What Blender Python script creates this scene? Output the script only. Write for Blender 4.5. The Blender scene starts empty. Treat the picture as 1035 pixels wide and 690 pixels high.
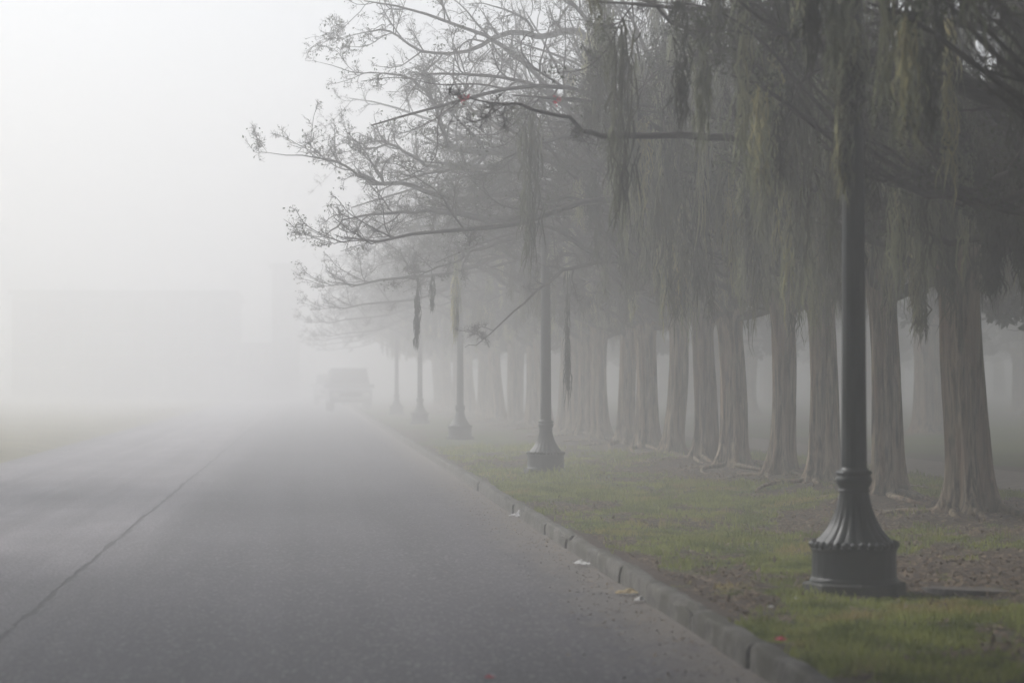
import bpy, math, random
import numpy as np
from mathutils import Vector, Euler, Matrix

R = math.radians
sc = bpy.context.scene
COL = sc.collection

# ------------------------------------------------------------------ constants
CAM = Vector((0.0, 0.0, 1.5))
YAW, PITCH = R(4.806), R(0.914)
FOCAL = 85.0
FPX = 1035 * FOCAL / 36.0
ROT = Euler((math.pi / 2 + PITCH, 0, -YAW), 'XYZ').to_matrix()
KERB_X0, KERB_X1 = 2.30, 2.422
ROAD_L = -5.6
ROW_X = 6.25

def ray(px, py):
    return ROT @ Vector(((px - 517.5) / FPX, -(py - 345.0) / FPX, -1.0))

def at_y(px, py, y):
    d = ray(px, py)
    return CAM + d * (y / d.y)

def at_z(px, py, z):
    d = ray(px, py)
    return CAM + d * ((z - CAM.z) / d.z)

# ------------------------------------------------------------------ noise (numpy)
def _hash(ix, iy, s):
    h = (ix.astype(np.int64) * 374761393 + iy.astype(np.int64) * 668265263 + s * 974711) & 0x7fffffff
    h = ((h ^ (h >> 13)) * 1274126177) & 0x7fffffff
    return ((h ^ (h >> 16)) & 0xffff) / 65535.0

def vnoise(x, y, s=0):
    x = np.asarray(x, float); y = np.asarray(y, float)
    ix = np.floor(x); iy = np.floor(y)
    fx = x - ix; fy = y - iy
    fx = fx * fx * (3 - 2 * fx); fy = fy * fy * (3 - 2 * fy)
    a = _hash(ix, iy, s); b = _hash(ix + 1, iy, s); c = _hash(ix, iy + 1, s); d = _hash(ix + 1, iy + 1, s)
    return (a * (1 - fx) + b * fx) * (1 - fy) + (c * (1 - fx) + d * fx) * fy

def fbm(x, y, s=0, o=4):
    v = 0; a = 0.5; t = 0
    for i in range(o):
        v = v + a * vnoise(x * 2 ** i, y * 2 ** i, s + i * 7); t += a; a *= 0.5
    return v / t

# ------------------------------------------------------------------ objects
def link(o, parent=None):
    COL.objects.link(o)
    if parent is not None:
        o.parent = parent
    return o

def tag(o, label=None, cat=None, group=None, kind=None):
    if label: o['label'] = label
    if cat: o['category'] = cat
    if group: o['group'] = group
    if kind: o['kind'] = kind
    return o

def empty(name, loc, rz=0.0):
    o = bpy.data.objects.new(name, None)
    o.empty_display_size = 0.2
    o.location = loc; o.rotation_euler = (0, 0, rz)
    return link(o)

def mesh_np(name, V, F, mat, smooth=True, attrs=None):
    """V (n,3); F list of arrays, each (m,k)"""
    me = bpy.data.meshes.new(name)
    if not isinstance(F, (list, tuple)): F = [F]
    F = [f for f in F if len(f)]
    V = np.asarray(V, np.float32)
    me.vertices.add(len(V)); me.vertices.foreach_set('co', V.ravel())
    li = np.concatenate([f.ravel() for f in F]).astype(np.int32)
    tot = np.concatenate([np.full(len(f), f.shape[1]) for f in F]).astype(np.int32)
    st = np.concatenate([[0], np.cumsum(tot)[:-1]]).astype(np.int32)
    me.loops.add(len(li)); me.loops.foreach_set('vertex_index', li)
    me.polygons.add(len(tot)); me.polygons.foreach_set('loop_start', st)
    try: me.polygons.foreach_set('loop_total', tot)
    except Exception: pass
    me.polygons.foreach_set('use_smooth', np.full(len(tot), smooth, bool))
    if attrs:
        for k, a in attrs.items():
            at = me.attributes.new(k, 'FLOAT', 'POINT')
            at.data.foreach_set('value', np.asarray(a, np.float32))
    me.update(calc_edges=True); me.validate()
    if mat: me.materials.append(mat)
    return me

def mobj(name, me, parent=None):
    return link(bpy.data.objects.new(name, me), parent)

class MB:
    """collects vertices and faces"""
    def __init__(s): s.V = []; s.F = {}; s.n = 0
    def add(s, V, F):
        V = np.asarray(V, float); F = np.asarray(F)
        s.V.append(V); s.F.setdefault(F.shape[1], []).append(F + s.n); s.n += len(V)
    def box(s, x0, x1, y0, y1, z0, z1):
        V = [(x, y, z) for z in (z0, z1) for y in (y0, y1) for x in (x0, x1)]
        s.add(V, [(0, 2, 4, 1), (4, 5, 7, 6), (0, 1, 5, 4), (2, 6, 7, 3), (0, 4, 6, 2), (1, 3, 7, 5)])
    def lathe(s, prof, n=48, fn=None, cx=0, cy=0):
        A = np.arange(n) * 2 * math.pi / n
        V = []
        for (r, z) in prof:
            rr = r * (fn(A, r, z) if fn else np.ones(n))
            V.append(np.stack([cx + rr * np.cos(A), cy + rr * np.sin(A), np.full(n, z)], 1))
        V = np.concatenate(V); F = []
        i = np.arange(n); j = (i + 1) % n
        for k in range(len(prof) - 1):
            F.append(np.stack([k * n + i, k * n + j, (k + 1) * n + j, (k + 1) * n + i], 1))
        s.add(V, np.concatenate(F))
        # caps
        for k, rev in ((0, True), (len(prof) - 1, False)):
            c = s.n
            V2 = np.concatenate([V[k * n:(k + 1) * n], [[cx, cy, prof[k][1]]]])
            tri = np.stack([i, j, np.full(n, n)], 1)
            if rev: tri = tri[:, ::-1]
            s.add(V2, tri)
    def mesh(s, name, mat, smooth=True):
        return mesh_np(name, np.concatenate(s.V), [np.concatenate(f) for f in s.F.values()], mat, smooth)
    def build(s, name, mat, parent=None, smooth=True):
        return mobj(name, s.mesh(name, mat, smooth), parent)

def tubes(P, Rr, sides):
    """P (n,k,3) R (n,k) -> verts, quads"""
    n, k, _ = P.shape
    T = np.gradient(P, axis=1)
    T /= np.linalg.norm(T, axis=2, keepdims=True) + 1e-9
    ref = np.where(np.abs(T[:, :1, 2:3]) > 0.8, np.array([1.0, 0.1, 0]), np.array([0.05, 0.1, 1.0]))
    ref = np.repeat(ref, k, axis=1)
    A = np.cross(T, ref); A /= np.linalg.norm(A, axis=2, keepdims=True) + 1e-9
    B = np.cross(T, A)
    ang = np.arange(sides) * 2 * math.pi / sides
    V = P[:, :, None, :] + Rr[:, :, None, None] * (A[:, :, None, :] * np.cos(ang)[None, None, :, None] + B[:, :, None, :] * np.sin(ang)[None, None, :, None])
    V = V.reshape(-1, 3)
    base = (np.arange(n) * k * sides)[:, None, None]
    kk = (np.arange(k - 1) * sides)[None, :, None]
    i = np.arange(sides)[None, None, :]; j = (i + 1) % sides
    F = np.stack([base + kk + i, base + kk + sides + i, base + kk + sides + j, base + kk + j], -1).reshape(-2, 4)
    return V, F

# ------------------------------------------------------------------ materials
def mat(name):
    m = bpy.data.materials.new(name); m.use_nodes = True
    nt = m.node_tree
    b = nt.nodes['Principled BSDF']
    return m, nt, b

def N(nt, t, **kw):
    n = nt.nodes.new(t)
    for k, v in kw.items():
        if k in n.inputs: n.inputs[k].default_value = v
        else: setattr(n, k, v)
    return n

def ramp(nt, fac, stops):
    r = nt.nodes.new('ShaderNodeValToRGB')
    e = r.color_ramp.elements
    while len(e) < len(stops): e.new(0.5)
    for i, (p, c) in enumerate(stops):
        e[i].position = p
        e[i].color = (c[0], c[1], c[2], 1) if hasattr(c, '__len__') else (c, c, c, 1)
    nt.links.new(fac, r.inputs[0])
    return r.outputs[0]

def coords(nt, scale=(1, 1, 1), kind='Object'):
    tc = nt.nodes.new('ShaderNodeTexCoord')
    mp = nt.nodes.new('ShaderNodeMapping'); mp.inputs['Scale'].default_value = scale
    nt.links.new(tc.outputs[kind], mp.inputs[0])
    return mp.outputs[0]

def noise(nt, vec, scale, detail=4, rough=0.55, dist=0):
    n = N(nt, 'ShaderNodeTexNoise', Scale=scale, Detail=detail, Roughness=rough, Distortion=dist)
    nt.links.new(vec, n.inputs['Vector'])
    return n.outputs['Fac']

def mix(nt, fac, a, b, mode='MIX'):
    m = nt.nodes.new('ShaderNodeMix'); m.data_type = 'RGBA'; m.blend_type = mode
    for sock, v in ((m.inputs[0], fac), (m.inputs[6], a), (m.inputs[7], b)):
        if isinstance(v, (int, float)): sock.default_value = v
        elif isinstance(v, tuple): sock.default_value = (*v, 1)
        else: nt.links.new(v, sock)
    return m.outputs[2]

def math_(nt, op, a, b=None, clamp=False):
    m = nt.nodes.new('ShaderNodeMath'); m.operation = op; m.use_clamp = clamp
    for s, v in ((m.inputs[0], a), (m.inputs[1], b)):
        if v is None: continue
        if isinstance(v, (int, float)): s.default_value = v
        else: nt.links.new(v, s)
    return m.outputs[0]

def bump(nt, h, b, strength=0.5, dist=0.01):
    n = N(nt, 'ShaderNodeBump', Strength=strength, Distance=dist)
    nt.links.new(h, n.inputs['Height']); nt.links.new(n.outputs[0], b.inputs['Normal'])

def m_asphalt():
    m, nt, b = mat('asphalt')
    v = coords(nt)
    sep = nt.nodes.new('ShaderNodeSeparateXYZ'); nt.links.new(v, sep.inputs[0])
    X = sep.outputs[0]
    wob = noise(nt, coords(nt, (0, 0.35, 0)), 1.0, 5, 0.6)
    wob2 = noise(nt, coords(nt, (1, 1, 1)), 3.0, 4, 0.7)
    seam = math_(nt, 'ADD', X, 1.79)
    seam = math_(nt, 'ADD', seam, math_(nt, 'MULTIPLY', math_(nt, 'SUBTRACT', wob, 0.5), 0.12))
    seam = math_(nt, 'ADD', seam, math_(nt, 'MULTIPLY', math_(nt, 'SUBTRACT', wob2, 0.5), 0.07))
    # lane tone: left lane paler than the right one
    lane = math_(nt, 'MULTIPLY', math_(nt, 'ADD', seam, 0.3), 0.9, True)
    big = noise(nt, coords(nt, (0.9, 0.12, 1)), 1.0, 4)
    fine = noise(nt, coords(nt, (1, 0.4, 1)), 48.0, 5, 0.85)
    mid = noise(nt, v, 22.0, 4, 0.65)
    vor = N(nt, 'ShaderNodeTexVoronoi', Scale=58.0); nt.links.new(coords(nt, (1, 0.4, 1)), vor.inputs['Vector'])
    chips = ramp(nt, vor.outputs['Color'], [(0.0, 0.0), (0.72, 0.0), (0.86, 1.0)])
    base = mix(nt, lane, (0.125, 0.116, 0.122), (0.04, 0.037, 0.042))
    base = mix(nt, ramp(nt, big, [(0.35, 0), (0.65, 1)]), base, mix(nt, 1.0, base, (1.35, 1.35, 1.33), 'MULTIPLY'))
    streak = noise(nt, coords(nt, (2.2, 0.025, 1)), 1.0, 3, 0.6)
    base = mix(nt, 0.8, base, ramp(nt, streak, [(0.35, 0.62), (0.65, 1.4)]), 'MULTIPLY')
    patch = noise(nt, coords(nt, (1, 0.5, 1)), 0.8, 5, 0.6)
    base = mix(nt, 0.7, base, ramp(nt, patch, [(0.4, 0.8), (0.6, 1.2)]), 'MULTIPLY')
    base = mix(nt, 0.85, base, ramp(nt, fine, [(0.4, 0.1), (0.6, 2.1)]), 'MULTIPLY')
    base = mix(nt, 0.6, base, ramp(nt, mid, [(0.3, 0.55), (0.7, 1.4)]), 'MULTIPLY')
    base = mix(nt, math_(nt, 'MULTIPLY', chips, 0.6), base, (0.27, 0.262, 0.262))
    # gutter dirt
    g = math_(nt, 'ADD', math_(nt, 'MULTIPLY', math_(nt, 'SUBTRACT', X, 1.62), 1.5), math_(nt, 'MULTIPLY', math_(nt, 'SUBTRACT', noise(nt, coords(nt, (1, 0.6, 1)), 3.0, 6, 0.65), 0.5), 2.2), True)
    dirt = mix(nt, mid, (0.07, 0.06, 0.05), (0.24, 0.21, 0.175))
    base = mix(nt, math_(nt, 'MULTIPLY', g, 0.85), base, dirt)
    g2 = math_(nt, 'ADD', math_(nt, 'MULTIPLY', math_(nt, 'SUBTRACT', -5.0, X), 1.5), math_(nt, 'MULTIPLY', math_(nt, 'SUBTRACT', noise(nt, coords(nt, (1, 0.4, 1)), 2.0, 6, 0.65), 0.5), 2.0), True)
    base = mix(nt, math_(nt, 'MULTIPLY', g2, 0.6), base, (0.06, 0.055, 0.045))
    # seam crack
    wid = math_(nt, 'ADD', math_(nt, 'MULTIPLY', math_(nt, 'POWER', noise(nt, coords(nt, (0, 1.1, 0)), 1.0, 3), 2.5), 0.13), 0.003)
    cr = math_(nt, 'SUBTRACT', 1.0, math_(nt, 'DIVIDE', math_(nt, 'ABSOLUTE', seam), wid), True)
    cr = math_(nt, 'MULTIPLY', cr, 2.0, True)
    base = mix(nt, math_(nt, 'MULTIPLY', cr, 0.85), base, (0.018, 0.017, 0.017))
    # second faint hairline beside it
    s2 = math_(nt, 'ADD', seam, math_(nt, 'MULTIPLY', noise(nt, coords(nt, (0, 0.5, 0)), 1.3, 4), -0.55))
    c2 = math_(nt, 'SUBTRACT', 1.0, math_(nt, 'DIVIDE', math_(nt, 'ABSOLUTE', s2), 0.018), True)
    base = mix(nt, math_(nt, 'MULTIPLY', math_(nt, 'MULTIPLY', c2, ramp(nt, noise(nt, coords(nt, (0, 1, 0)), 0.7, 2), [(0.5, 0), (0.6, 1)])), 0.6), base, (0.03, 0.03, 0.03))
    nt.links.new(base, b.inputs['Base Color'])
    b.inputs['Roughness'].default_value = 0.62
    b.inputs['Specular IOR Level'].default_value = 0.42
    h = math_(nt, 'ADD', math_(nt, 'MULTIPLY', fine, 0.7), math_(nt, 'MULTIPLY', mid, 0.5))
    h = math_(nt, 'SUBTRACT', h, math_(nt, 'MULTIPLY', cr, 1.5))
    bump(nt, h, b, 0.7, 0.006)
    return m

def m_lawn():
    m, nt, b = mat('lawn_soil')
    v = coords(nt)
    at = nt.nodes.new('ShaderNodeAttribute'); at.attribute_name = 'turf'
    n1 = noise(nt, v, 9.0, 6, 0.7); n2 = noise(nt, v, 45.0, 4, 0.7); n3 = noise(nt, coords(nt, (1, 0.5, 1)), 1.3, 4)
    soil = mix(nt, ramp(nt, n1, [(0.3, 0), (0.7, 1)]), (0.035, 0.027, 0.021), (0.12, 0.092, 0.07))
    soil = mix(nt, ramp(nt, n2, [(0.55, 0), (0.75, 0.7)]), soil, (0.2, 0.165, 0.125))
    green = mix(nt, ramp(nt, n2, [(0.3, 0), (0.7, 1)]), (0.035, 0.055, 0.016), (0.1, 0.125, 0.04))
    green = mix(nt, ramp(nt, n3, [(0.4, 0), (0.65, 0.6)]), green, (0.12, 0.115, 0.045))
    f = math_(nt, 'ADD', at.outputs['Fac'], math_(nt, 'MULTIPLY', math_(nt, 'SUBTRACT', n1, 0.5), 0.9))
    base = mix(nt, ramp(nt, f, [(0.38, 0), (0.6, 1)]), soil, green)
    nt.links.new(base, b.inputs['Base Color']); b.inputs['Roughness'].default_value = 0.95
    b.inputs['Specular IOR Level'].default_value = 0.15
    bump(nt, math_(nt, 'ADD', n1, math_(nt, 'MULTIPLY', n2, 0.5)), b, 1.0, 0.03)
    return m

def m_dry_grass():
    m, nt, b = mat('dry_grass')
    v = coords(nt)
    n1 = noise(nt, v, 0.5, 5, 0.6); n2 = noise(nt, v, 20.0, 4, 0.7)
    c = mix(nt, ramp(nt, n1, [(0.35, 0), (0.65, 1)]), (0.16, 0.15, 0.07), (0.25, 0.225, 0.12))
    c = mix(nt, 0.6, c, ramp(nt, n2, [(0.3, 0.6), (0.7, 1.3)]), 'MULTIPLY')
    nt.links.new(c, b.inputs['Base Color']); b.inputs['Roughness'].default_value = 0.95
    bump(nt, n2, b, 1.0, 0.03)
    return m

def m_simple(name, c1, c2, scale, rough=0.8, bs=0.4, bd=0.01, stretch=(1, 1, 1), spec=0.3, metal=0.0, detail=5):
    m, nt, b = mat(name)
    n1 = noise(nt, coords(nt, stretch), scale, detail, 0.65)
    c = mix(nt, ramp(nt, n1, [(0.32, 0), (0.68, 1)]), c1, c2)
    nt.links.new(c, b.inputs['Base Color']); b.inputs['Roughness'].default_value = rough
    b.inputs['Specular IOR Level'].default_value = spec; b.inputs['Metallic'].default_value = metal
    if bs: bump(nt, n1, b, bs, bd)
    return m

def m_kerb():
    m, nt, b = mat('kerb_concrete')
    v = coords(nt)
    n1 = noise(nt, v, 9.0, 8, 0.8); n2 = noise(nt, v, 40.0, 3, 0.7); n3 = noise(nt, v, 2.6, 5, 0.65)
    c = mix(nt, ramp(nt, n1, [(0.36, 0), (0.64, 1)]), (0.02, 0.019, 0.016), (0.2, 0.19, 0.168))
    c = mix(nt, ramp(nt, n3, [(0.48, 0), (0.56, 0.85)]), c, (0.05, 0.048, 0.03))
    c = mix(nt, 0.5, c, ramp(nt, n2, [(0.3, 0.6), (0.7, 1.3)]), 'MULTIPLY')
    nt.links.new(c, b.inputs['Base Color']); b.inputs['Roughness'].default_value = 0.9
    bump(nt, math_(nt, 'ADD', n1, math_(nt, 'MULTIPLY', n2, 0.4)), b, 0.8, 0.012)
    return m

def m_bark(name, dark, light, warm):
    m, nt, b = mat(name)
    oi = nt.nodes.new('ShaderNodeObjectInfo')
    v = coords(nt, (1, 1, 0.09))
    w = noise(nt, v, 20.0, 6, 0.65, 0.6)
    w2 = noise(nt, coords(nt, (1, 1, 0.2)), 6.0, 4, 0.6)
    n3 = noise(nt, coords(nt), 2.2, 5, 0.6)
    c = mix(nt, ramp(nt, w, [(0.4, 0), (0.6, 1)]), dark, light)
    c = mix(nt, ramp(nt, w2, [(0.45, 0), (0.65, 0.65)]), c, warm)
    c = mix(nt, ramp(nt, n3, [(0.5, 0), (0.68, 0.5)]), c, (0.15, 0.155, 0.105))
    tone = math_(nt, 'ADD', 0.85, math_(nt, 'MULTIPLY', oi.outputs['Random'], 0.3))
    vm = nt.nodes.new('ShaderNodeVectorMath'); vm.operation = 'SCALE'
    nt.links.new(c, vm.inputs[0]); nt.links.new(tone, vm.inputs['Scale'])
    nt.links.new(vm.outputs[0], b.inputs['Base Color']); b.inputs['Roughness'].default_value = 0.9
    b.inputs['Specular IOR Level'].default_value = 0.2
    bump(nt, math_(nt, 'ADD', w, math_(nt, 'MULTIPLY', w2, 0.8)), b, 0.9, 0.03)
    return m

def m_leafy(name, c1, c2, c3=None, scale=1.5, trans=0.4, thr=0.62, tone=False):
    m, nt, b = mat(name)
    n1 = noise(nt, coords(nt), scale, 4, 0.6)
    c = mix(nt, ramp(nt, n1, [(0.35, 0), (0.6, 1)]), c1, c2)
    if c3:
        n2 = noise(nt, coords(nt, (1, 1, 0.25)), 0.9, 2, 0.5)
        c = mix(nt, ramp(nt, n2, [(thr - 0.04, 0), (thr + 0.06, 1)]), c, c3)
    if tone:
        at = nt.nodes.new('ShaderNodeAttribute'); at.attribute_name = 'tone'
        c = mix(nt, 1.0, c, ramp(nt, at.outputs['Fac'], [(0.0, (0.12, 0.13, 0.13)), (0.4, (0.36, 0.37, 0.35)), (0.8, (1.0, 1.08, 0.98)), (1.0, (2.0, 1.85, 1.3))]), 'MULTIPLY')
    d = nt.nodes.new('ShaderNodeBsdfDiffuse'); t = nt.nodes.new('ShaderNodeBsdfTranslucent')
    mx = nt.nodes.new('ShaderNodeMixShader'); mx.inputs[0].default_value = trans
    nt.links.new(c, d.inputs[0]); nt.links.new(c, t.inputs[0])
    nt.links.new(d.outputs[0], mx.inputs[1]); nt.links.new(t.outputs[0], mx.inputs[2])
    nt.links.new(mx.outputs[0], nt.nodes['Material Output'].inputs[0])
    nt.nodes.remove(b)
    return m

def m_glass_lantern():
    m, nt, b = mat('frosted_glass')
    n1 = noise(nt, coords(nt), 6.0, 3)
    c = mix(nt, n1, (0.55, 0.55, 0.52), (0.68, 0.68, 0.65))
    nt.links.new(c, b.inputs['Base Color']); b.inputs['Roughness'].default_value = 0.35
    b.inputs['Transmission Weight'].default_value = 0.5
    return m

M = dict(
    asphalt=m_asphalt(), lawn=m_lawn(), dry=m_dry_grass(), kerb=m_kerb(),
    ground=m_simple('far_ground', (0.07, 0.08, 0.035), (0.13, 0.125, 0.06), 0.2, 0.95, 0.3, 0.05),
    path=m_simple('trodden_earth', (0.13, 0.11, 0.09), (0.22, 0.19, 0.155), 4.0, 0.95, 0.6, 0.02),
    bark=m_bark('mossy_bark', (0.025, 0.018, 0.013), (0.36, 0.3, 0.22), (0.27, 0.17, 0.11)),
    limb=m_simple('limb_bark', (0.035, 0.03, 0.026), (0.09, 0.078, 0.067), 14.0, 0.9, 0.6, 0.01),
    twig=m_simple('twig_bark', (0.05, 0.043, 0.039), (0.12, 0.108, 0.096), 9.0, 0.9, 0),
    leaf=m_leafy('small_leaves', (0.045, 0.06, 0.028), (0.09, 0.1, 0.05), scale=2.0),
    oakleaf=m_leafy('dark_leaves', (0.03, 0.04, 0.02), (0.06, 0.07, 0.035), scale=2.0, trans=0.25),
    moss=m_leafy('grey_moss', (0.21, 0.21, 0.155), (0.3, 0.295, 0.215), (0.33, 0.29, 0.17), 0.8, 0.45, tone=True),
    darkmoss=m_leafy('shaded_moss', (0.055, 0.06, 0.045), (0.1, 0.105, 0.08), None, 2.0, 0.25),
    blade=m_leafy('grass_blades', (0.12, 0.15, 0.03), (0.34, 0.37, 0.1), (0.4, 0.33, 0.14), 2.6, 0.4, 0.62),
    litter=m_leafy('fallen_leaves', (0.09, 0.066, 0.045), (0.3, 0.235, 0.17), None, 8.0, 0.1),
    straw_litter=m_leafy('gutter_leaves', (0.15, 0.115, 0.08), (0.36, 0.3, 0.22), None, 8.0, 0.1),
    grit=m_simple('grit', (0.12, 0.11, 0.1), (0.32, 0.3, 0.27), 8.0, 0.9, 0),
    iron=m_simple('dark_green_iron', (0.007, 0.010, 0.010), (0.016, 0.022, 0.020), 5.0, 0.42, 0.15, 0.002, spec=0.35),
    plate=m_simple('weathered_iron_foot', (0.03, 0.034, 0.032), (0.07, 0.068, 0.06), 14.0, 0.7, 0.4, 0.004),
    lglass=m_glass_lantern(),
    paper=m_simple('dirty_paper', (0.6, 0.6, 0.58), (0.8, 0.8, 0.79), 30.0, 0.8, 0),
    red=m_simple('red_petal', (0.45, 0.02, 0.05), (0.6, 0.05, 0.09), 30.0, 0.6, 0),
    straw=m_simple('straw_leaf', (0.42, 0.32, 0.17), (0.55, 0.45, 0.26), 30.0, 0.8, 0),
    slab=m_simple('worn_slab', (0.07, 0.062, 0.055), (0.14, 0.125, 0.11), 12.0, 0.9, 0.5, 0.01),
    carpaint=m_simple('car_paint', (0.27, 0.27, 0.28), (0.3, 0.3, 0.31), 1.0, 0.3, 0, spec=0.6),
    carpaint2=m_simple('grey_car_paint', (0.5, 0.5, 0.5), (0.55, 0.55, 0.55), 1.0, 0.3, 0, spec=0.6),
    carglass=m_simple('car_glass', (0.2, 0.205, 0.21), (0.24, 0.24, 0.245), 1.0, 0.12, 0, spec=0.7),
    tyre=m_simple('tyre_rubber', (0.02, 0.02, 0.02), (0.035, 0.035, 0.035), 20.0, 0.85, 0),
    chrome=m_simple('chrome', (0.5, 0.5, 0.5), (0.6, 0.6, 0.6), 2.0, 0.2, 0, metal=1.0),
    lamp_lens=m_simple('lens', (0.5, 0.5, 0.48), (0.6, 0.6, 0.58), 2.0, 0.15, 0),
    brick=m_simple('old_brick', (0.16, 0.13, 0.12), (0.24, 0.2, 0.18), 3.0, 0.9, 0.3, 0.01),
    roof=m_simple('dark_roof', (0.07, 0.07, 0.07), (0.12, 0.115, 0.11), 2.0, 0.9, 0.3, 0.02),
    wframe=m_simple('window_paint', (0.5, 0.5, 0.48), (0.6, 0.6, 0.57), 3.0, 0.6, 0),
)

# ------------------------------------------------------------------ tree positions in the roadside row
ROWS = [(981, 527), (899, 515), (832, 498), (789, 487), (740, 481), (713, 474), (680, 469), (655, 465), (632, 461), (609, 457), (591, 454)]
trees = []
for i, (px, py) in enumerate(ROWS):
    d = ray(px, 384)
    y = ROW_X / (d.x / d.y)
    trees.append((ROW_X, y))
yl = trees[-1][1]
rs = np.random.RandomState(5)
far_trees = []
y = yl
while y < 118:
    y += 3.3 + rs.uniform(-0.35, 0.5)
    far_trees.append((ROW_X + rs.uniform(-0.25, 0.25), y))
near_trees = [(ROW_X + 0.15, 19.6), (ROW_X - 0.1, 16.3), (ROW_X + 0.1, 12.9)]
tree_y = np.array([t[1] for t in near_trees + trees + far_trees])

# ------------------------------------------------------------------ ground heights
def gz(x, y):
    x = np.asarray(x, float); y = np.asarray(y, float)
    h = 0.12 + (fbm(x * 0.7, y * 0.4, 3, 4) - 0.5) * 0.10 + (fbm(x * 4, y * 4, 11, 2) - 0.5) * 0.025
    edge = np.clip((x - KERB_X1) / 0.5, 0, 1)
    h = 0.112 + (h - 0.112) * edge
    row = np.exp(-((x - ROW_X) / 1.3) ** 2)
    dy = np.min(np.abs(y[..., None] - tree_y), axis=-1)
    h = h + row * 0.05 + 0.10 * np.exp(-((x - ROW_X) ** 2 + dy ** 2) / 0.55)
    return h

def turf(x, y):
    x = np.asarray(x, float); y = np.asarray(y, float)
    t = fbm(x * 0.75 + 3, y * 0.3, 22, 4) * 1.0 + (fbm(x * 3, y * 2.0, 31, 3) - 0.5) * 0.5
    t = t + 0.14
    row = np.exp(-((x - ROW_X - 0.1) / 1.35) ** 2)
    t = t + (fbm(x * 1.8 + 9, y * 0.9, 121, 3) - 0.5) * 0.55 - 0.03
    t = t + (fbm(x * 6 + 2, y * 2.6, 131, 2) - 0.5) * 0.4
    t = (t - 0.55) * 1.7 + 0.55
    t = t - row * 0.38
    t = t - 0.22 * np.exp(-((x - 5.0) ** 2 + ((y - 15.6) / 1.8) ** 2) / 1.2)      # worn dirt right of the first lamp
    t = t - (0.22 - 0.2 * (fbm(x * 2.5, y * 1.6, 141, 2) - 0.5) * 2) * np.clip((14.8 - y) / 1.5, 0, 1)
    t = t - 0.25 * np.exp(-((x - KERB_X1) / 0.16) ** 2)
    t = t - 0.55 * np.exp(-((x - 9.7) / 0.9) ** 4)
    t = t + 0.1 * np.exp(-((x - 3.6) / 0.9) ** 2) * (y > 17)
    return np.clip(t, 0, 1)

def grid(name, xs, ys, hf, mat_, attr=None):
    X, Y = np.meshgrid(xs, ys)
    Z = hf(X, Y)
    V = np.stack([X, Y, Z], -1).reshape(-1, 3)
    nx, ny = len(xs), len(ys)
    i = np.arange(nx - 1)[None, :] + np.arange(ny - 1)[:, None] * nx
    F = np.stack([i, i + 1, i + 1 + nx, i + nx], -1).reshape(-2, 4)
    me = mesh_np(name, V, F, mat_, True, {'turf': attr(X, Y).ravel()} if attr else None)
    return mobj(name, me)

g = MB(); g.V = []; 
g.add([(-500, -60, -0.12), (500, -60, -0.12), (500, 700, -0.12), (-500, 700, -0.12)], [(0, 1, 2, 3)])
tag(g.build('ground', M['ground'], None, False), kind='structure')

ys_road = np.concatenate([np.arange(-8, 60, 0.5), np.arange(60, 420, 6)])
xs_road = np.linspace(ROAD_L, KERB_X0 + 0.02, 34)
def road_h(x, y):
    return -0.012 * ((x + 1.65) / 4) ** 2 * 1.0 + (fbm(x * 0.5, y * 0.2, 51, 3) - 0.5) * 0.02
tag(grid('road', xs_road, ys_road, road_h, M['asphalt']), kind='structure')

xs_l = np.concatenate([np.arange(KERB_X1 - 0.03, 8.5, 0.075), np.arange(8.5, 20, 0.4), np.arange(20, 260, 12)])
ys_l = np.concatenate([np.arange(-8, 8, 0.5), np.arange(8, 42, 0.11), np.arange(42, 90, 0.6), np.arange(90, 420, 8)])
tag(grid('lawn', xs_l, ys_l, gz, M['lawn'], turf), kind='structure')

def verge_h(x, y):
    e = np.clip((ROAD_L - x) / 0.6, 0, 1)
    return -0.02 + 0.09 * e + (fbm(x * 0.4, y * 0.3, 61, 3) - 0.5) * 0.08 * e
tag(grid('verge', np.concatenate([-np.geomspace(254, 0.4, 60) + 0.4 + ROAD_L - 0.0, ]), np.concatenate([np.arange(-8, 90, 1.0), np.arange(90, 420, 8)]), verge_h, M['dry']), kind='structure')

# dirt path behind the trees
tag(grid('path', np.linspace(8.9, 10.6, 8), np.arange(10, 140, 0.8), lambda x, y: gz(x, y) * 0 + 0.2 - 0.09 * np.abs((x - 9.75) / 0.85) ** 2 + (fbm(x, y, 71, 3) - 0.5) * 0.03, M['path']), kind='structure')

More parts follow.
